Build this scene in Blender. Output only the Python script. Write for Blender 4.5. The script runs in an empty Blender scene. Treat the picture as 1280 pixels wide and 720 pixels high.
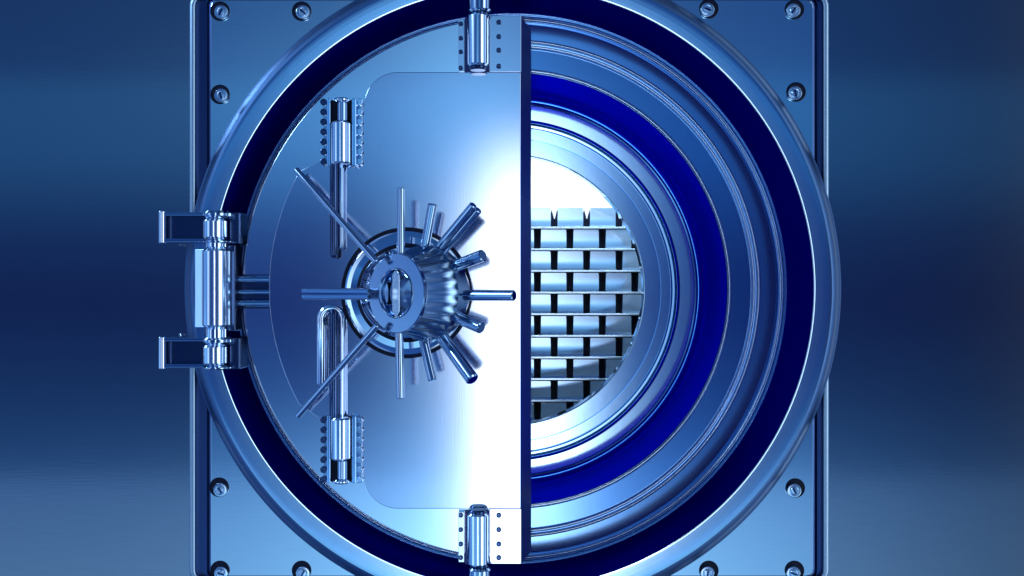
import bpy, bmesh, math
from mathutils import Vector, Matrix

D = 4.0            # camera distance from the wall plane (m)
K = 0.003          # metres per photo pixel on the wall plane
FP = D / K
C = bpy.context.scene.collection
PI = math.pi

def P(px, py, h=0.0):
    s = K * (D - h) / D
    return Vector(((px - 640) * s, -h, (360 - py) * s))
def W(px, h=0.0):
    return px * K * (D - h) / D

# ------------------------------------------------------------------ objects
def obj(name, bm, m, parent=None, smooth=35, bevel=0, seg=2):
    me = bpy.data.meshes.new(name)
    bmesh.ops.recalc_face_normals(bm, faces=bm.faces[:])
    bm.to_mesh(me); bm.free()
    if smooth:
        for p in me.polygons: p.use_smooth = True
        me.set_sharp_from_angle(angle=math.radians(smooth))
    me.materials.append(m)
    o = bpy.data.objects.new(name, me); C.objects.link(o)
    if parent: o.parent = parent
    if bevel:
        b = o.modifiers.new('bevel', 'BEVEL'); b.width = bevel; b.segments = seg
        b.limit_method = 'ANGLE'; b.angle_limit = math.radians(40)
        b.harden_normals = True
    return o
def empty(name, label, cat, group=None):
    o = bpy.data.objects.new(name, None); C.objects.link(o)
    o['label'] = label; o['category'] = cat
    if group: o['group'] = group
    return o

def prism(bm, pts, h0, h1):
    """pts photo pixels measured on plane h1 (front); straight extrude back to h0"""
    f = []; b = []
    for (x, y) in pts:
        p = P(x, y, h1); f.append(bm.verts.new(p)); b.append(bm.verts.new((p.x, -h0, p.z)))
    n = len(pts)
    bm.faces.new(f); bm.faces.new(b[::-1])
    for i in range(n):
        j = (i + 1) % n
        bm.faces.new((f[i], b[i], b[j], f[j]))
def box(bm, x0, y0, x1, y1, h0, h1):
    prism(bm, [(x0, y0), (x1, y0), (x1, y1), (x0, y1)], h0, h1)
def tube(bm, a, b, r0, r1=None, n=20, prof=None):
    """cylinder from a to b; prof = [(t, r)]"""
    a = Vector(a); b = Vector(b)
    if r1 is None: r1 = r0
    if prof is None:
        e = min(r0, r1) * 0.18; L = (b - a).length
        t = e / L
        prof = [(0, r0 - e), (t, r0), (1 - t, r1), (1, r1 - e)]
    z = (b - a).normalized()
    x = z.cross(Vector((0.13, 0.2, 0.97)))
    if x.length < 0.3: x = z.cross(Vector((1, 0, 0)))
    x.normalize(); y = z.cross(x)
    rings = []
    for t, r in prof:
        c = a.lerp(b, t)
        rings.append([bm.verts.new(c + x * (r * math.cos(2*PI*k/n)) + y * (r * math.sin(2*PI*k/n))) for k in range(n)])
    for q in range(len(rings) - 1):
        for k in range(n):
            l = (k + 1) % n
            bm.faces.new((rings[q][k], rings[q][l], rings[q+1][l], rings[q+1][k]))
    bm.faces.new(rings[0][::-1]); bm.faces.new(rings[-1])
def capsule(bm, a, b, r, n=20):
    a = Vector(a); b = Vector(b); L = (b - a).length
    pr = []
    for i in range(6):
        an = PI/2 * i / 5
        pr.append(((r - r*math.cos(an)) / L, max(r*math.sin(an), r*0.05)))
    pr2 = [(1 - t, q) for t, q in pr[::-1]]
    tube(bm, a, b, r, n=n, prof=pr + pr2)
def support(prof, lo, e):
    """extra points close to both ends of long segments keep the flats shading flat"""
    out = [prof[0]]
    for a, b in zip(prof, prof[1:]):
        L = math.hypot(*[(p - q) for p, q in zip(sc2(a, lo), sc2(b, lo))])
        if L > 4*e:
            t = e / L
            out.append((a[0] + (b[0]-a[0])*t, a[1] + (b[1]-a[1])*t))
            out.append((b[0] + (a[0]-b[0])*t, b[1] + (a[1]-b[1])*t))
        out.append(b)
    return out
def sc2(p, lo): return (p[0]*lo, p[1])
def lathe_px(bm, prof, ctr=None, n=256, close=False):
    prof = support(prof, K, .0010)
    """prof: (R_px, h) apparent radius at depth h; ctr(h)->px,py"""
    rings = []
    for R, h in prof:
        cx, cy = ctr(h) if ctr else (641, 360)
        rings.append([bm.verts.new(P(cx + R*math.cos(2*PI*k/n), cy - R*math.sin(2*PI*k/n), h)) for k in range(n)])
    m = len(rings)
    for q in range(m if close else m - 1):
        for k in range(n):
            l = (k + 1) % n; w = (q + 1) % m
            bm.faces.new((rings[q][k], rings[q][l], rings[w][l], rings[w][k]))
def lathe_m(bm, M, prof, n=48, caps=(False, False)):
    """revolve (r, z) in metres about local Z of matrix M"""
    prof = support(prof, 1, .0008)
    rings = []
    for r, z in prof:
        rings.append([bm.verts.new(M @ Vector((r*math.cos(2*PI*k/n), r*math.sin(2*PI*k/n), z))) for k in range(n)])
    for q in range(len(rings) - 1):
        for k in range(n):
            l = (k + 1) % n
            bm.faces.new((rings[q][k], rings[q][l], rings[q+1][l], rings[q+1][k]))
    if caps[0]: bm.faces.new(rings[0][::-1])
    if caps[1]: bm.faces.new(rings[-1])

# ---------------------------------------------------------------- materials
def metal(name, col, rough=0.2, brush=0.0, axis='X', var=0.08, metallic=1.0, spec=0.5, bump=0.0):
    m = bpy.data.materials.new(name); m.use_nodes = True
    nt = m.node_tree; N = nt.nodes; L = nt.links
    b = N['Principled BSDF']
    b.inputs['Metallic'].default_value = metallic
    b.inputs['Specular IOR Level'].default_value = spec
    tc = N.new('ShaderNodeTexCoord')
    mp = N.new('ShaderNodeMapping')
    L.new(tc.outputs['Object'], mp.inputs['Vector'])
    mp.inputs['Scale'].default_value = (1.2, 40, 40) if axis == 'X' else ((40, 40, 1.2) if axis == 'Z' else (4, 4, 4))
    nz = N.new('ShaderNodeTexNoise'); nz.inputs['Scale'].default_value = 6; nz.inputs['Detail'].default_value = 6
    L.new(mp.outputs[0], nz.inputs['Vector'])
    n2 = N.new('ShaderNodeTexNoise'); n2.inputs['Scale'].default_value = 2.2; n2.inputs['Detail'].default_value = 5
    L.new(tc.outputs['Object'], n2.inputs['Vector'])
    # roughness variation
    mr = N.new('ShaderNodeMapRange')
    mr.inputs['To Min'].default_value = rough*(1-var*2.5); mr.inputs['To Max'].default_value = rough*(1+var*2.5)
    L.new(n2.outputs['Fac'], mr.inputs['Value']); L.new(mr.outputs[0], b.inputs['Roughness'])
    mx = N.new('ShaderNodeMix'); mx.data_type = 'RGBA'
    mx.inputs['A'].default_value = (*[c*(1-var) for c in col], 1)
    mx.inputs['B'].default_value = (*[min(1, c*(1+var)) for c in col], 1)
    L.new(nz.outputs['Fac'], mx.inputs['Factor']); L.new(mx.outputs['Result'], b.inputs['Base Color'])
    if brush:
        bp = N.new('ShaderNodeBump'); bp.inputs['Strength'].default_value = brush; bp.inputs['Distance'].default_value = 0.001
        L.new(nz.outputs['Fac'], bp.inputs['Height']); L.new(bp.outputs[0], b.inputs['Normal'])
    return m

M_wall  = metal('wall_steel', (.42, .41, .43), .085, .035, 'X')
M_panel = metal('frame_steel', (.70, .77, .80), .10, .03, 'X', .04)
M_bezel = metal('bezel_steel', (.52, .68, .84), .12, .04, 'N', .05)
M_door  = metal('door_steel', (.66, .68, .80), .085, .012, 'Z', .03)
M_slab  = metal('door_disc_steel', (.84, .88, .94), .09, .012, 'Z', .03)
M_navy  = metal('blued_steel', (.21, .38, .66), .12, .03, 'N', .05)
M_inner = metal('polished_ring_steel', (.52, .74, 1.0), .065, .03, 'N', .04)
M_chrome= metal('chrome', (.80, .88, 1.0), .05, 0, 'N', .03)
M_spoke = metal('spoke_chrome', (.42, .52, .66), .07, 0, 'N', .03)
M_dark  = metal('dark_steel', (.06, .09, .18), .18, 0, 'N', .1)
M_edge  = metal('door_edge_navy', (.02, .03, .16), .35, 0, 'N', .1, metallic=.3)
M_mould = metal('moulding_steel', (.34, .42, .50), .4, 0, 'N', .05)
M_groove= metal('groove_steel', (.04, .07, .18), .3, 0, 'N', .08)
M_fillet= metal('shaded_fillet_steel', (.09, .16, .30), .45, 0, 'N', .05)  # dark colour stands in for the soft shadow around the rim
M_face  = metal('hub_face_steel', (.42, .50, .62), .16, 0, 'N', .05)
M_highlight  = metal('highlight_bar_white', (1, 1, 1), .2, 0, 'N', .04)  # pure white, for the highlight in the hub cup
M_barrel= metal('barrel_steel', (.74, .84, .95), .15, 0, 'N', .03)
M_hub   = metal('hub_steel', (.24, .33, .46), .16, 0, 'N', .04)
M_bolt  = metal('bolt_steel', (.62, .74, .88), .24, 0, 'N', .2)
M_black = metal('flat_black', (.004, .005, .02), .5, 0, 'N', .1, metallic=0, spec=.2)  # plain black; puts shade into bolt cups, housing cavity and bar gaps
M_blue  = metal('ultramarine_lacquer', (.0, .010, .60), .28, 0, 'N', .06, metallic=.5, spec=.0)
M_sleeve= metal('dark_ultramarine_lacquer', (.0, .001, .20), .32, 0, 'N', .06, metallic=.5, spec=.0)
M_bead  = metal('polished_bead_steel', (.75, .84, 1.0), .16, 0, 'N', .04)
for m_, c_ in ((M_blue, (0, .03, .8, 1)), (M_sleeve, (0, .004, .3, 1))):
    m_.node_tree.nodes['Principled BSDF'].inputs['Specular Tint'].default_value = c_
M_bar   = metal('silver_bullion', (.46, .60, .76), .15, .05, 'X', .05, metallic=.75)
M_rack  = metal('rack_steel', (.7, .78, .88), .25, 0, 'X', .05)
M_room  = metal('white_room_paint', (.55, .62, .68), .6, 0, 'N', .02, metallic=0)

# ------------------------------------------------------------------ setting
def rect_r(a, x0, x1, z0, z1, rc, cx=641, cy=360):
    """ray distance (px) from centre to rounded rect, image coords, z down"""
    dx, dy = math.cos(a), -math.sin(a)
    lo, hi = 0.0, 4000.0
    def inside(t):
        x = cx + dx*t; y = cy + dy*t
        qx = max(x0 + rc - x, x - (x1 - rc), 0); qy = max(z0 + rc - y, y - (z1 - rc), 0)
        return math.hypot(qx, qy) <= rc
    for _ in range(30):
        m = (lo + hi)/2
        if inside(m): lo = m
        else: hi = m
    return lo
def loop_rect(bm, x0, x1, y0, y1, rc, h, angs, rmin=0):
    vs = []
    for a in angs:
        r = max(rect_r(a, x0, x1, y0, y1, rc), rmin)
        vs.append(bm.verts.new(P(641 + r*math.cos(a), 360 - r*math.sin(a), h)))
    return vs
def bridge(bm, A, B):
    n = len(A)
    for k in range(n):
        l = (k+1) % n
        bm.faces.new((A[k], A[l], B[l], B[k]))
NA = 720
angs = [2*PI*k/NA for k in range(NA)]
# wall sheet with the round opening
bm = bmesh.new()
A = loop_rect(bm, -1300, 2580, -900, 1620, 1, 0, angs)
B = loop_rect(bm, 630, 650, 350, 370, 1, 0, angs, rmin=392)
bridge(bm, A, B)
# return of the wall into the opening
R = [bm.verts.new((v.co.x, .28, v.co.z)) for v in B]
bridge(bm, B, R)
w = obj('wall', bm, M_wall, None); w['kind'] = 'structure'

# room behind: floor/ceiling/walls one box, front face holed
bm = bmesh.new()
def ctr(h):
    t = max(0, min(1, -h/0.9)); return (641 - 5*t, 360 + 2.5*t)
HB0, HB1 = -.99, -2.3
X0, X1, Z0, Z1 = -1.5, 1.5, -1.1, 1.1
cs = [(X0, Z0), (X1, Z0), (X1, Z1), (X0, Z1)]
f = [bm.verts.new((x, -HB0, z)) for x, z in cs]; b = [bm.verts.new((x, -HB1, z)) for x, z in cs]
bm.faces.new(b)
for i in range(4):
    j = (i+1) % 4; bm.faces.new((f[i], f[j], b[j], b[i]))
n = 96; cx, cy = ctr(-.99)
inner = []; outer = []
for k in range(n):
    a = 2*PI*k/n
    p = P(cx + 170*math.cos(a), cy - 170*math.sin(a), HB0); inner.append(bm.verts.new(p))
    dx, dz = math.cos(a), math.sin(a); t = min(1.5/max(abs(dx), 1e-6), 1.1/max(abs(dz), 1e-6))
    outer.append(bm.verts.new((dx*t, -HB0, dz*t)))
bridge(bm, inner, outer)
o = obj('room_wall', bm, M_room, None, smooth=0); o['kind'] = 'structure'

# -------------------------------------------------------------- vault frame
frame = empty('vault_frame', 'bolted square blue steel frame with a raised round rim and stepped tunnel', 'vault frame')
bm = bmesh.new()
def plate(name, L_, m, hole_h=None):
    bm = bmesh.new()
    lp = [loop_rect(bm, a, b_, c, d, rc, h, angs, rmin=380) for a, b_, c, d, rc, h in L_]
    if hole_h is not None: lp.append(loop_rect(bm, 630, 650, 350, 370, 1, hole_h, angs, rmin=379))
    for i in range(len(lp)-1): bridge(bm, lp[i], lp[i+1])
    return obj(name, bm, m, frame, smooth=0)
bm.free()
plate('edge_moulding', [(237, 1036, -9, 729, 16, .001), (237, 1036, -9, 729, 16, .031), (238, 1035, -8, 728, 15, .0345), (239.5, 1033.5, -7, 727, 14, .036),
       (242, 1031, -5, 725, 12, .036), (243.3, 1029.7, -4, 724, 11, .034), (244, 1029, -3, 723, 11, .028), (244.5, 1028.5, -2.5, 722.5, 10, .004)], M_mould)
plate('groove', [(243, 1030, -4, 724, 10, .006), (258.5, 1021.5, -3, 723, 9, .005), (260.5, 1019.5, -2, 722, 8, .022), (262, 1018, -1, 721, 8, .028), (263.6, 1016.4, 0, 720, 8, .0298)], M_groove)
plate('face_plate', [(263, 1017, 0, 720, 8, .0285), (264, 1016, 0.5, 719.5, 8, .030)], M_panel, .030)
bm = bmesh.new()
pr = [(378, .0), (376, .062), (376.1, .071), (376.8, .0745), (378, .0752), (382, .0758), (388, .0766), (393, .0770), (396, .0770), (399, .0765)]
lathe_px(bm, pr, None, 320)
obj('rim', bm, M_bezel, frame, smooth=50)
bm = bmesh.new()
lathe_px(bm, [(398.9, .0755), (399.1, .0763), (401, .0748), (403, .0705), (404.6, .0640), (406, .0550), (407.4, .0455), (408.8, .039), (410, .036), (410.3, .0005)], None, 320)
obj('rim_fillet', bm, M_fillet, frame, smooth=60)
# outer sleeve
Rr = W(376, .066)
bm = bmesh.new()
def pxR(real, h): return real / (K*(D-h)/D)
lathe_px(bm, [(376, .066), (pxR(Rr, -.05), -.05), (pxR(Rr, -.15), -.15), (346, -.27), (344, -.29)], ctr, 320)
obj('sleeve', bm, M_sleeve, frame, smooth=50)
# stepped ring: two navy faces with polished beads between them
bm = bmesh.new()
lathe_px(bm, [(348, -.32), (348, -.300), (333, -.300), (332, -.3165), (309, -.3182), (309, -.36)], ctr, 320)
obj('step_ring', bm, M_navy, frame, smooth=30)
bm = bmesh.new()
lathe_px(bm, [(309, -.34), (308.5, -.325), (300, -.337), (273, -.337)], ctr, 320)
obj('step_ring', bm, M_navy, frame, smooth=30)
def bead(r0, r1, h, hh):
    b_ = bmesh.new(); n_ = 7; m_ = (r0+r1)/2; w_ = (r0-r1)/2
    lathe_px(b_, [(m_ + w_*math.cos(PI*k/n_), h + hh*math.sin(PI*k/n_)) for k in range(n_+1)], ctr, 320)
    obj('step_bead', b_, M_bead, frame, smooth=60)
bead(346.5, 342.6, -.302, .020); bead(340.0, 334.0, -.302, .016)
bead(311.5, 307.6, -.318, .016); bead(305.6, 301.2, -.330, .016)
bead(275.4, 270.4, -.336, .014)
R2 = W(269.8, -.35)
bm = bmesh.new()
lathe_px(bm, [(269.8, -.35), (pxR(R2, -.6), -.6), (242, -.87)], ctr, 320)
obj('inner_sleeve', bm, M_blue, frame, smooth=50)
bm = bmesh.new()
lathe_px(bm, [(245, -.88), (243.5, -.862), (242, -.855), (239.5, -.853), (238, -.858), (237.2, -.866), (236, -.858), (234, -.855), (232, -.858),
              (231, -.8620), (214, -.8635)], ctr, 320)
obj('tunnel_ring', bm, M_inner, frame, smooth=30)
bm = bmesh.new()
lathe_px(bm, [(214.2, -.886), (214, -.868), (213, -.860), (211, -.859), (210, -.864), (209.4, -.874), (208.6, -.864), (207, -.858), (204.5, -.859), (203.4, -.864), (202.6, -.882),
              (201.8, -.8820), (190.3, -.8825), (189.7, -.8850), (189.0, -.8827), (170, -.8832), (169, -.889), (168.4, -.90), (168.3, -.92), (pxR(W(168.4,-.92), -1.0), -1.0)], ctr, 320)
obj('tunnel_mouth', bm, M_inner, frame, smooth=30)

# bolts
for (x, y) in [(275,14),(377,14),(275,118),(886,11),(993,12),(995,115),(274,609),(275,713),(377,713),(994,610),(886,713),(993,713)]:
    dx = 2.6 if x < 640 else -2.6; dy = 2.4
    bm = bmesh.new()
    M = Matrix.Translation(P(x, y, .030)) @ Matrix.Rotation(PI/2, 4, 'X')
    q = W(1, .03)
    lathe_m(bm, M, [(12.3*q, .0005), (12.1*q, .003), (11.2*q, .004), (10.8*q, .0015), (0.1*q, .0012)], 40)
    cup = obj('bolt', bm, M_black, frame, smooth=40)  # black disc stands in for a shaded counterbore; the plate has no hole
    bm = bmesh.new()
    M2 = Matrix.Translation(P(x+dx, y+dy, .030)) @ Matrix.Rotation(PI/2, 4, 'X')
    lathe_m(bm, M2, [(8.6*q, .001), (8.6*q, .016), (8.0*q, .0185), (6.2*q, .019), (5.8*q, .014), (5.0*q, .0135), (4.6*q, .019), (3.9*q, .021), (0.05*q, .0215)], 32)
    obj('bolt_head', bm, M_bolt, cup, smooth=30)
    bm = bmesh.new()
    s = 4.4*q; c = P(x+dx, y+dy, .030)
    a0 = .6 + x*.013 + y*.007
    u = Vector((math.cos(a0), 0, math.sin(a0))); v = Vector((-math.sin(a0), 0, math.cos(a0)))
    vs = []
    for hh in (.0195, .0227):
        vs.append([bm.verts.new(c + u*(i*s) + v*(j*s*.28) + Vector((0, -hh, 0))) for i, j in ((-1,-1),(1,-1),(1,1),(-1,1))])
    bm.faces.new(vs[1]); bm.faces.new(vs[0][::-1])
    for i in range(4):
        j = (i+1) % 4; bm.faces.new((vs[0][i], vs[0][j], vs[1][j], vs[1][i]))
    obj('bolt_slot', bm, M_dark, cup, smooth=0)

# hinge brackets on the frame
for y0 in (265, 422):
    bm = bmesh.new()
    box(bm, 206, y0+3, 262, y0+36, .0, .09)
    br = obj('hinge_bracket', bm, M_dark, frame, smooth=30, bevel=.004)
    for dy in (0, 33):
        bm = bmesh.new(); box(bm, 204, y0+dy, 258, y0+dy+5, .0, .13)
        obj('bracket_flange', bm, M_spoke, br, smooth=30, bevel=.004)
    bm = bmesh.new()
    tube(bm, P(203, y0-1, .12), P(203, y0+39, .12), W(4.4, .12))
    obj('bracket_end', bm, M_chrome, br, smooth=40)
    bm = bmesh.new()
    kx = 269
    tube(bm, P(kx, y0+9, .17), P(kx, y0+34, .17), W(15, .17), n=32)
    obj('knuckle', bm, M_barrel, br, smooth=40)
    for ya_, yb_ in ((-1, 8.5), (34.5, 40)):
        bm = bmesh.new(); tube(bm, P(kx+3, y0+ya_, .16), P(kx+3, y0+yb_, .16), W(18, .16), n=32)
        obj('knuckle_cap', bm, M_spoke, br, smooth=40)
    bm = bmesh.new()
    box(bm, 286, y0, 300, y0+40, .02, .14); 
    obj('knuckle_block', bm, M_dark, br, smooth=30, bevel=.006)

# --------------------------------------------------------------- vault door
door = empty('vault_door', 'half round polished steel vault door with spoked capstan wheel, hinged at left', 'vault door')
HD = .075          # front of the disc
pts = []
R0 = 338
yt = 19.5
a0 = math.acos((650-641)/R0)
n = 160
arc = []
for k in range(n+1):
    a = PI/2 + PI*k/n
    arc.append((641 + R0*math.cos(a), 360 - R0*math.sin(a)))
pts = arc + [(650, 698), (650, 22)]
bm = bmesh.new(); prism(bm, pts, -.12, HD)
slab = obj('door_disc', bm, M_slab, door, smooth=30, bevel=.004)
# raised plate
bm = bmesh.new()
HP = .105
def arcpts(cx, cy, r, a0, a1, n):
    return [(cx + r*math.cos(math.radians(a0 + (a1-a0)*k/n)), cy - r*math.sin(math.radians(a0 + (a1-a0)*k/n))) for k in range(n+1)]
pp = [(651, 90)] + arcpts(497, 132, 42, 90, 180, 14) + [(449, 150), (412, 196)]
pp += arcpts(636, 360, 300, 151, 209, 70)
pp += [(412, 532), (449, 572)] + arcpts(497, 594, 42, 180, 270, 14) + [(651, 636)]
prism(bm, pp, .06, HP)
obj('face_plate', bm, M_door, door, smooth=30, bevel=.003)
# door edge: thick navy side
bm = bmesh.new()
f = [P(650.5, 20, HP), P(650.5, 705, HP)]
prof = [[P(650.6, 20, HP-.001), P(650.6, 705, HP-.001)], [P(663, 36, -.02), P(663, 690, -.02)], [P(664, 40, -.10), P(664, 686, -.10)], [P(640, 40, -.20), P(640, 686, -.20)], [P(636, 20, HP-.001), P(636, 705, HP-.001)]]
vs = [[bm.verts.new(p) for p in q] for q in prof]
for i in range(5):
    j = (i+1) % 5; bm.faces.new((vs[i][0], vs[j][0], vs[j][1], vs[i][1]))
bm.faces.new([v[0] for v in vs]); bm.faces.new([v[1] for v in vs][::-1])
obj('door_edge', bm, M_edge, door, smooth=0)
# upper and lower mounting plates + barrels (locking rods)
for top in (True, False):
    ya, yb = (19.5, 90) if top else (636, 705)
    bm = bmesh.new()
    box(bm, 612, ya, 651.5, yb, .03, HP+.001)
    mp_ = obj('rod_mount', bm, M_door, door, smooth=30, bevel=.002)
    bm = bmesh.new(); box(bm, 573, ya+4, 580.5, yb-2, .03, HP-.004)
    obj('mount_flange', bm, M_door, mp_, smooth=30, bevel=.002)
    bm = bmesh.new(); box(bm, 581, ya+2, 611.6, yb, .03, HP-.02)
    obj('mount_recess', bm, M_edge, mp_, smooth=0)
    for y in ((28, 46, 63, 83) if top else (644, 662, 680, 697)):
        for x in (623.5, 576):
            yy = y if x > 600 else y + (2 if top else 0)
            bm = bmesh.new(); hh = HP+.001 if x > 600 else HP-.004
            M = Matrix.Translation(P(x, yy, hh)) @ Matrix.Rotation(PI/2, 4, 'X'); q = W(1, hh)
            r = 3.3*q if x > 600 else 3.0*q
            lathe_m(bm, M, [(r, -.001), (r, .003), (r*.75, .004), (r*.6, .001), (r*.01, .0008)], 20)
            obj('screw', bm, M_dark, mp_, smooth=40)
    bm = bmesh.new()
    y0, y1 = (18.5, 83) if top else (641, 706)
    tube(bm, P(597.5, y0, .15), P(597.5, y1, .15), W(13.5, .15), n=40)
    bar = obj('locking_rod', bm, M_barrel, door, smooth=40)
    bm = bmesh.new()
    if top: tube(bm, P(600, -12, .15), P(600, 15.5, .15), W(14, .15), n=40)
    else: tube(bm, P(600, 709, .15), P(600, 745, .15), W(14, .15), n=40)
    obj('rod_extension', bm, M_spoke, bar, smooth=40)
    bm = bmesh.new()
    y0, y1 = (15, 19) if top else (705.5, 709.5)
    tube(bm, P(599, y0, .15), P(599, y1, .15), W(11.5, .15), n=32)
    obj('rod_collar', bm, M_dark, bar, smooth=40)
    bm = bmesh.new()
    y0, y1 = (82.5, 88) if top else (636.5, 642)
    tube(bm, P(597.5, y0, .14), P(597.5, y1, .14), W(11.5, .14), n=32)
    obj('rod_collar', bm, M_dark, bar, smooth=40)

# bolt housings on the left
for top in (True, False):
    s = 1 if top else -1
    Y = (lambda v: v) if top else (lambda v: 727 - v)      # mirrored placement
    HS = HP if True else HD
    bm = bmesh.new()
    ya, yb = sorted((Y(123), Y(207)))
    box(bm, 404, ya+2, 453, yb-1, .05, HS+.010)
    hb = obj('bolt_housing', bm, M_spoke, door, smooth=30, bevel=.003)
    bm = bmesh.new()
    box(bm, 408.5, ya, 413, yb, .05, HS+.06)
    obj('cheek_plate', bm, M_inner, hb, smooth=30, bevel=.003)
    bm = bmesh.new(); box(bm, 439.5, ya, 445, yb, .05, HS+.05)
    obj('cheek_plate', bm, M_inner, hb, smooth=30, bevel=.003)
    bm = bmesh.new(); box(bm, 413.4, ya+2, 440, yb-2, .05, HS+.02)
    obj('housing_cavity', bm, M_black, hb, smooth=0)  # black floor darkens the recess between the cheek plates
    bm = bmesh.new()
    y0, y1 = sorted((Y(152.5), Y(205)))
    tube(bm, P(426, y0, .17), P(426, y1, .17), W(12, .17), n=36)
    obj('housing_barrel', bm, M_barrel, hb, smooth=40)
    bm = bmesh.new()
    y0, y1 = sorted((Y(128), Y(152)))
    tube(bm, P(428, y0, .16), P(428, y1, .16), W(6.5, .16), n=28)
    obj('housing_pin', bm, M_spoke, hb, smooth=40)
    bm = bmesh.new(); y0, y1 = sorted((Y(123), Y(128)))
    tube(bm, P(427, y0, .165), P(427, y1, .165), W(10, .165), n=28)
    obj('pin_cap', bm, M_chrome, hb, smooth=40)
    for k in range(7):
        y = Y(128 + k*12.4)
        for x in (405, 449.5):
            bm = bmesh.new()
            M = Matrix.Translation(P(x, y, HS+.010)) @ Matrix.Rotation(PI/2, 4, 'X'); q = W(1, HS)
            lathe_m(bm, M, [(4.2*q, -.002), (4.2*q, .010), (3.4*q, .013), (1.8*q, .013), (1.6*q, .009), (.05*q, .009)], 18)
            obj('screw', bm, M_chrome if x > 420 else M_dark, hb, smooth=40)
    # vertical draw rod
    bm = bmesh.new()
    if top: capsule(bm, P(417.5, 200, .150), P(417.5, 323, .150), W(5.4, .15), n=32)
    else:   capsule(bm, P(417.5, 386, .150), P(417.5, 527, .150), W(6.2, .15), n=32)
    obj('draw_rod', bm, M_dark, door, smooth=60)
    bm = bmesh.new()
    if top: capsule(bm, P(426.3, 200, .140), P(426.3, 312, .140), W(3.6, .14), n=24)
    if top: obj('draw_rod_light_side', bm, M_spoke, door, smooth=60)  # light side of the draw rod, drawn as a second pale rod
    else: bm.free()
bm = bmesh.new()
path = [(401.5, 482), (401.5, 479), (401.5, 400)] + [(414.3 - 12.8*math.cos(PI*k/14), 398 - 13*math.sin(PI*k/14)) for k in range(15)] + [(427, 402), (427, 524), (427, 527)]
rings = []
rr = [1.5] + [5.2, 5.2] + [5.2 - 1.6*k/14 for k in range(15)] + [3.6, 3.6, 3.4]
for k, (x, y) in enumerate(path):
    a_, b_ = path[max(0, k-1)], path[min(len(path)-1, k+1)]
    d_ = (P(*b_, .14) - P(*a_, .14)).normalized(); sx = d_.cross(Vector((0, 1, 0))).normalized(); sy = Vector((0, 1, 0))
    r = W(rr[k], .14)
    rings.append([bm.verts.new(P(x, y, .14) + sx*(r*math.cos(2*PI*i/24)) + sy*(r*math.sin(2*PI*i/24))) for i in range(24)])
for q_ in range(len(rings)-1): bridge(bm, rings[q_], rings[q_+1])
bm.faces.new(rings[0]); bm.faces.new(rings[-1][::-1])
obj('pull_handle', bm, M_chrome, door, smooth=60)

# hinge barrel + arm on the door
bm = bmesh.new()
tube(bm, P(270.5, 311, .17), P(270.5, 409, .17), W(17.5, .17), n=48)
hb = obj('hinge_barrel', bm, M_barrel, door, smooth=40)
bm = bmesh.new()
vs = [[bm.verts.new(P(x, y, h)) for x, h in ((243, .06), (243.3, .142), (256, .157), (256.5, .06))] for y in (311, 409.5)]
for i in range(4):
    j = (i+1) % 4; bm.faces.new((vs[0][i], vs[0][j], vs[1][j], vs[1][i]))
bm.faces.new(vs[0]); bm.faces.new(vs[1][::-1])
obj('barrel_leaf', bm, M_inner, hb, smooth=30, bevel=.003)
bm = bmesh.new(); box(bm, 283, 306, 294, 414, .04, .14)
obj('barrel_block', bm, M_dark, hb, smooth=30, bevel=.004)
bm = bmesh.new()
tube(bm, P(270.5, 300, .17), P(270.5, 311, .17), W(12.5, .17), n=32)
obj('hinge_pin', bm, M_chrome, hb, smooth=40)
bm = bmesh.new()
tube(bm, P(270.5, 409, .17), P(270.5, 432, .17), W(12.5, .17), n=32)
obj('hinge_pin', bm, M_chrome, hb, smooth=40)
bm = bmesh.new()
box(bm, 290, 343, 340, 386, .05, .085)
arm = obj('hinge_arm', bm, M_dark, door, smooth=30, bevel=.003)
for y, r in ((349, 5), (365, 3.6), (379, 4.6)):
    bm = bmesh.new(); tube(bm, P(291, y, .10), P(338.5, y, .10), W(r, .10), n=20)
    obj('arm_rod', bm, M_spoke, arm, smooth=40)

# ------------------------------------------------------------ capstan wheel
HW = HP
ang = math.radians(40)
# local +Z is the hub axis, pointing to the camera and to the left
axis = Vector((-math.sin(ang), -math.cos(ang), 0))
zc = axis; xc = Vector((math.cos(ang), -math.sin(ang), 0)); yc = Vector((0, 0, 1))
yc = zc.cross(xc)
def frame_at(p):
    return Matrix.Translation(p) @ Matrix((( xc.x, yc.x, zc.x, 0), (xc.y, yc.y, zc.y, 0), (xc.z, yc.z, zc.z, 0), (0, 0, 0, 1)))
HF = .40
face_c = P(496, 366.5, HF)
Mf = frame_at(face_c); q = W(1, HF)
bm = bmesh.new()
# gear-like cone body
nt_ = 28; prof = [(47, -.002), (50, -.010), (55, -.075), (60, -.115), (62, -.125), (62, -.145), (57, -.15), (57, -.19), (40, -.25)]
n = nt_*4; rings = []
for qi, (r, z) in enumerate(prof):
    ring = []
    for k in range(n):
        a = 2*PI*k/n; rr = r
        if qi in (2, 3): rr = r - (1.8 if k % 4 in (2, 3) else 0)
        ring.append(bm.verts.new(Mf @ Vector((rr*q*math.cos(a), rr*q*math.sin(a), z))))
    rings.append(ring)
for i in range(len(rings)-1):
    for k in range(n):
        l = (k+1) % n; bm.faces.new((rings[i][k], rings[i][l], rings[i+1][l], rings[i+1][k]))
wheel = obj('capstan_wheel', bm, M_hub, door, smooth=28)
bm = bmesh.new()
lathe_m(bm, Mf, [(49.5*q, -.012), (50*q, .002), (49*q, .005), (31.6*q, .005), (31.3*q, .003), (31.2*q, -.01)], 72)
obj('hub_face', bm, M_face, wheel, smooth=30)
bm = bmesh.new()
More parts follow.
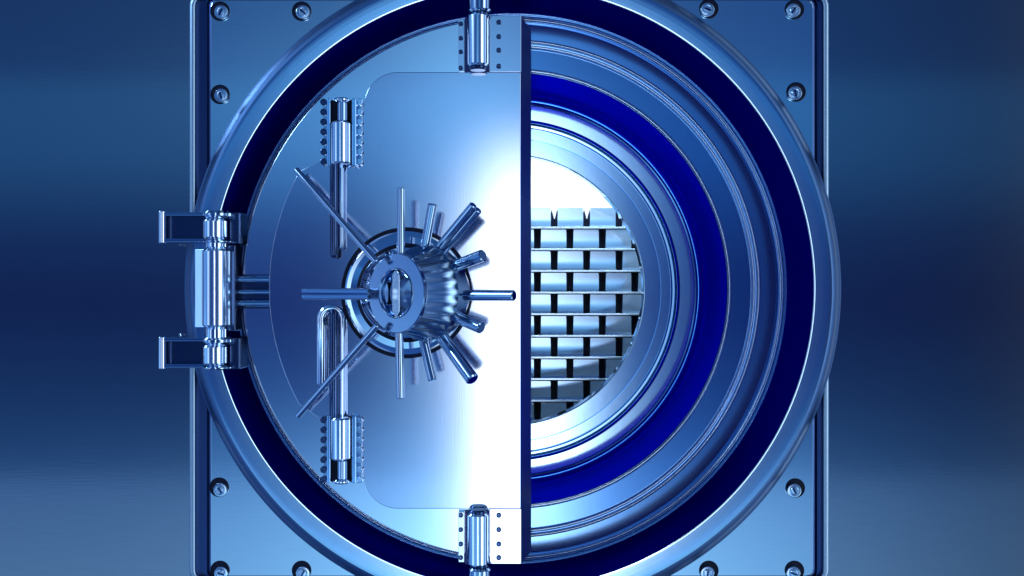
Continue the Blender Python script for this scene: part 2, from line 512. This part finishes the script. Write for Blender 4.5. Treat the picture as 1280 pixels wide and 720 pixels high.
lathe_m(bm, Mf, [(31.3*q, -.012), (31.3*q, .006), (30.4*q, .009), (29.2*q, .007), (28.6*q, -.012), (27.4*q, -.018), (26.6*q, -.010), (25*q, -.008), (24*q, -.03), (20*q, -.045), (10*q, -.055), (.2*q, -.055)], 64)
obj('hub_cup', bm, M_spoke, wheel, smooth=50)
bm = bmesh.new()
st = [(7.5*math.cos(PI*k/10), 21 + 7.5*math.sin(PI*k/10)) for k in range(11)] + [(-7.5*math.cos(PI*k/10), -21 - 7.5*math.sin(PI*k/10)) for k in range(11)]
fr = [bm.verts.new(Mf @ Vector((x*q, y*q, (.006 + x*q*.14)))) for x, y in st]
ba = [bm.verts.new(Mf @ Vector((x*q, y*q, -.05))) for x, y in st]
bm.faces.new(fr); bm.faces.new(ba[::-1]); bridge(bm, fr, ba)
obj('hub_highlight_bar', bm, M_highlight, wheel, smooth=40, bevel=.003)  # bar added and tilted to give the cup its white highlight
# fixed rosette on the plate
bm = bmesh.new()
lathe_px(bm, [(82, HP-.002), (82, HP+.012), (81, HP+.015), (77.5, HP+.015), (77, HP+.008)], lambda h: (508, 366), 120)
obj('rosette_dark_ring', bm, M_black, wheel, smooth=40)  # black ring drawn in place of a thin dark groove
bm = bmesh.new()
lathe_px(bm, [(77.3, HP+.004), (77, HP+.016), (75, HP+.02), (70, HP+.026), (62, HP+.03), (61.5, HP+.02)], lambda h: (508, 366), 120)
obj('rosette', bm, M_chrome, wheel, smooth=40)
bm = bmesh.new()
lathe_px(bm, [(61.8, HP+.015), (61.5, HP+.035), (57.5, HP+.04), (57, HP+.03)], lambda h: (507, 366), 120)
obj('rosette_dark_ring', bm, M_black, wheel, smooth=40)
bm = bmesh.new()
lathe_px(bm, [(57.3, HP+.02), (56.5, HP+.05), (50, HP+.07), (42, HP+.10), (30, HP+.12)], lambda h: (506, 366), 120)
obj('rosette_core', bm, M_chrome, wheel, smooth=40)
bm = bmesh.new()
tube(bm, P(512, 366, HP), Mf @ Vector((0, 0, -.2)), W(42, .2), n=48)
obj('wheel_shaft', bm, M_spoke, wheel, smooth=40)
sp = [((370,212), (471,328), 4.0, .20, .39), ((372,520), (472,406), 3.8, .20, .39),
      ((501.5,235), (501,322), 5.0, .37, .37), ((500.5,498), (499,414), 5.3, .37, .37),
      ((541,255), (531,310), 6.0, .33, .30), ((541,476), (529,425), 6.0, .33, .30),
      ((592,256), (549,308), 5.2, .42, .33), ((598,262), (555,313), 5.2, .40, .31),
      ((604,319), (560,336), 7.6, .44, .34), ((602,410), (558,391), 7.6, .44, .34),
      ((643,369.5), (562,369), 6.8, .46, .33), ((591,475), (551,419), 8.6, .44, .32),
      ((379,363.5), (462,364), 3.6, .22, .38), ((379,371), (462,371), 3.6, .22, .38)]
for (t, b_, r, ht, hb_) in sp:
    bm = bmesh.new()
    tube(bm, P(*t, ht), P(*b_, hb_), W(r, ht), n=24)
    s_ = obj('spoke', bm, M_spoke, wheel, smooth=40)

# ----------------------------------------------------------- rack and bars
HR = -1.36
rack = empty('storage_rack', 'metal shelving rack with black backing behind the round opening, carrying the rows of silver bars', 'rack')
bm = bmesh.new(); box(bm, 560, 285, 850, 560, HR-.16, HR-.13)
obj('gap_backing', bm, M_black, rack, smooth=0)  # black sheet added so the gaps between the bars stay dark
pitch = 27.05
for i in range(11):
    y = 283.5 + i*pitch
    bm = bmesh.new(); box(bm, 560, y, 850, y+2.4, HR-.13, HR+.012)
    obj('shelf', bm, M_rack, rack, smooth=30, bevel=.002)
ords = ['first','second','third','fourth','fifth','sixth']
rows = ['top row','second row down','third row down','fourth row down','fifth row down','sixth row down','seventh row down','eighth row down','ninth row down','bottom row']
proto = None
for i in range(10):
    for k in range(5):
        x = (652.4 if i % 2 == 0 else 671.8) + 40.6*k; y = 283.5 + i*pitch
        if math.hypot(x-636, y-12-363) > 186: continue
        bm = bmesh.new()
        prism(bm, [(x-6.5, y-.2), (x-5.3, y-14), (x-3.4, y-21.2), (x-1.6, y-15), (x-.4, y-10), (x+.6, y-10), (x+1.8, y-15), (x+3.2, y-21), (x+5.2, y-15), (x+6.5, y-.2)], HR-.085, HR-.06)
        obj('gap_shade', bm, M_black, rack, smooth=0)  # black insert with a notched top, added to darken the gap between bars
def bar_mesh():
    w = W(32.4/2, HR); t = W(31.2/2, HR); h = W(23.4, HR); d = .13
    bm = bmesh.new()
    sec = [(.0095, 0), (.0030, .25), (-.0006, .5), (-.0030, .75), (-.0030, 1)]
    L_ = [[bm.verts.new((s_*(w + (t-w)*k), y + .004, h*k)) for y, k in sec] for s_ in (-1, 1)]
    B_ = [[bm.verts.new((s_*(w if not k else t), d, h*k)) for k in (0, 1)] for s_ in (-1, 1)]
    for i in range(4): bm.faces.new((L_[0][i], L_[1][i], L_[1][i+1], L_[0][i+1]))
    bm.faces.new((L_[0][0], B_[0][0], B_[1][0], L_[1][0])); bm.faces.new((L_[0][4], L_[1][4], B_[1][1], B_[0][1]))
    bm.faces.new((B_[0][0], B_[0][1], B_[1][1], B_[1][0]))
    bm.faces.new(L_[0] + B_[0][::-1]); bm.faces.new((L_[1] + B_[1][::-1])[::-1])
    sharp = [e for e in bm.edges if len(e.link_faces) == 2 and e.calc_face_angle(0) > .6]
    bmesh.ops.bevel(bm, geom=sharp, offset=.003, segments=2, affect='EDGES')
    return bm
for i in range(10):
    yb = 283.5 + i*pitch
    cxs = [672.5 + 40.6*k for k in range(4)] if i % 2 == 0 else [651.5 + 40.6*k for k in range(5)]
    kk = 0
    for c in cxs:
        # keep what the round opening shows
        dy = abs((yb-10) - 363) - 9; dy = max(dy, 0)
        if dy >= 176: continue
        if c - 16 > 636 + math.sqrt(176**2 - dy**2): continue
        if c + 16 < 666: continue
        if proto is None:
            o = obj('bullion_bar', bar_mesh(), M_bar, None, smooth=35); proto = o
        else:
            o = proto.copy(); C.objects.link(o)
        p = P(c, yb - .15, HR); o.location = p
        o['label'] = 'silver bar, %s from the open door edge in the %s' % (ords[kk], rows[i])
        o['category'] = 'bullion bar'; o['group'] = 'silver bars on the rack inside the vault'
        kk += 1

# ------------------------------------------------------------------- lights
def area(name, loc, tgt, sx, sy, e, col):
    l = bpy.data.lights.new(name, 'AREA'); l.shape = 'RECTANGLE'; l.size = sx; l.size_y = sy; l.energy = e; l.color = col
    o = bpy.data.objects.new(name, l); C.objects.link(o); o.location = loc
    o.rotation_euler = (Vector(tgt) - Vector(loc)).to_track_quat('-Z', 'Y').to_euler()
    return o
area('side_light', (-4.4, -2.2, 3.0), (.8, .2, -.5), 1.0, 1.2, 90, (.40, .68, 1))  # unseen light added for shadows and to brighten the right sleeve wall
area('room_lamp', (.2, 1.75, .98), (.2, 2.3, .1), 1.6, .35, 26, (.86, .94, 1))
area('bar_fill_light', (.2, 1.08, .66), (.2, 1.5, .1), 1.0, .08, 7, (.55, .82, 1))  # unseen fill added above the opening to brighten the upper bars

# -------------------------------------------------------------------- world
wd = bpy.data.worlds.new('World'); bpy.context.scene.world = wd; wd.use_nodes = True
nt = wd.node_tree; N = nt.nodes; L = nt.links
for n_ in list(N): N.remove(n_)
out = N.new('ShaderNodeOutputWorld'); bg = N.new('ShaderNodeBackground'); L.new(bg.outputs[0], out.inputs[0])
tc = N.new('ShaderNodeTexCoord'); sep = N.new('ShaderNodeSeparateXYZ'); L.new(tc.outputs['Generated'], sep.inputs[0])
def mth(op, *a, clamp=False):
    n_ = N.new('ShaderNodeMath'); n_.operation = op; n_.use_clamp = clamp
    for i, v in enumerate(a):
        if isinstance(v, (int, float)): n_.inputs[i].default_value = v
        else: L.new(v, n_.inputs[i])
    return n_.outputs[0]
X, Y_, Z = sep.outputs
den = mth('MAXIMUM', mth('MULTIPLY', Y_, -1), .12)
u = mth('DIVIDE', X, den); v = mth('DIVIDE', Z, den)
px = mth('MULTIPLY_ADD', u, FP, 640); py = mth('MULTIPLY_ADD', v, -FP, 360)
def sstep(x, a, b):
    n_ = N.new('ShaderNodeMapRange'); n_.interpolation_type = 'SMOOTHSTEP'
    n_.inputs['From Min'].default_value = a; n_.inputs['From Max'].default_value = b
    L.new(x, n_.inputs['Value']); return n_.outputs[0]
def gauss(x, c, s):
    d = mth('DIVIDE', mth('SUBTRACT', x, c), s)
    return mth('POWER', math.e, mth('MULTIPLY', mth('MULTIPLY', d, d), -.5))
ramp = N.new('ShaderNodeValToRGB')
mr = N.new('ShaderNodeMapRange'); mr.inputs['From Min'].default_value = -720; mr.inputs['From Max'].default_value = 1440
L.new(py, mr.inputs['Value']); L.new(mr.outputs[0], ramp.inputs[0])
stops = [(-720, (.02,.08,.26)), (-120, (.02,.08,.27)), (91, (.021,.088,.31)), (107, (.035,.17,.47)), (200, (.03,.15,.43)), (290, (.016,.06,.24)),
         (380, (.012,.035,.18)), (500, (.018,.075,.27)), (589, (.032,.135,.41)), (604, (.10,.28,.66)), (720, (.15,.37,.76)), (900, (.20,.50,.85)), (1440, (.02,.08,.3))]
cr = ramp.color_ramp
while len(cr.elements) < len(stops): cr.elements.new(.5)
for e, (p_, c_) in zip(cr.elements, stops):
    e.position = (p_ + 720)/2160
for e, (p_, c_) in zip(cr.elements, stops):
    e.position = (p_ + 720)/2160; e.color = (*c_, 1)
def vscale(c, f):
    n_ = N.new('ShaderNodeVectorMath'); n_.operation = 'SCALE'
    if isinstance(c, tuple): n_.inputs[0].default_value = c
    else: L.new(c, n_.inputs[0])
    if isinstance(f, (int, float)): n_.inputs['Scale'].default_value = f
    else: L.new(f, n_.inputs['Scale'])
    return n_.outputs[0]
def vadd(a, b):
    n_ = N.new('ShaderNodeVectorMath'); n_.operation = 'ADD'; L.new(a, n_.inputs[0]); L.new(b, n_.inputs[1]); return n_.outputs[0]
side = sstep(px, 1420, 950)
base = vscale(ramp.outputs[0], mth('MULTIPLY_ADD', side, .55, .45))
# softbox glow painted into the world: a tall glowing column behind the camera
key = mth('MULTIPLY', gauss(px, 652, 40), mth('MULTIPLY', sstep(py, 120, 330), sstep(py, 850, 660)))
base = vadd(base, vscale((.95, .98, 1.0), mth('MULTIPLY', key, 3.6)))
kv = mth('MULTIPLY', sstep(py, -260, 300), sstep(py, 900, 680))
base = vadd(base, vscale((.17, .42, .62), mth('MULTIPLY', gauss(px, 612, 82), kv)))
# low soft glow added to the world to brighten the lower door
low = mth('MULTIPLY', gauss(px, 640, 210), sstep(py, 430, 760))
low = mth('MULTIPLY', low, sstep(py, 1050, 760))
base = vadd(base, vscale((.28, .62, .92), mth('MULTIPLY', low, .75)))
upp = mth('MULTIPLY', gauss(px, 520, 200), gauss(py, 110, 90))
base = vadd(base, vscale((.12, .30, .45), mth('MULTIPLY', upp, .45)))
# side glow and bright strips added for highlights in curved or turned metal
az = mth('MULTIPLY', mth('ARCTAN2', X, mth('MULTIPLY', Y_, -1)), 57.2958)
el = mth('MULTIPLY', mth('ARCSINE', Z), 57.2958)
aaz = mth('ABSOLUTE', az)
far = mth('MULTIPLY', sstep(aaz, 38, 62), gauss(el, 0, 45))
base = vadd(base, vscale((.045, .14, .38), far))
for c_, s_, f_ in ((48, 7, 4.2), (-52, 6, 1.0), (88, 6, .9), (-106, 7, 4.0)):
    g = mth('MULTIPLY', gauss(az, c_, s_), gauss(el, 0, 30))
    base = vadd(base, vscale((.66, .86, 1.0), mth('MULTIPLY', g, f_)))
front = sstep(Y_, .10, -.12)
base = vscale(base, mth('MULTIPLY_ADD', sstep(Y_, .45, .1), .96, .04))
L.new(base, bg.inputs['Color']); bg.inputs['Strength'].default_value = 1.0

# ------------------------------------------------------------------- camera
cam = bpy.data.cameras.new('Camera'); co = bpy.data.objects.new('Camera', cam); C.objects.link(co)
co.location = (0, -D, 0); co.rotation_euler = (PI/2, 0, 0)
cam.sensor_width = 36; cam.lens = 36*D/(1280*K); cam.clip_end = 100
sc = bpy.context.scene; sc.camera = co
sc.view_settings.view_transform = 'Standard'; sc.view_settings.look = 'None'
sc.view_settings.exposure = 0; sc.view_settings.gamma = 1
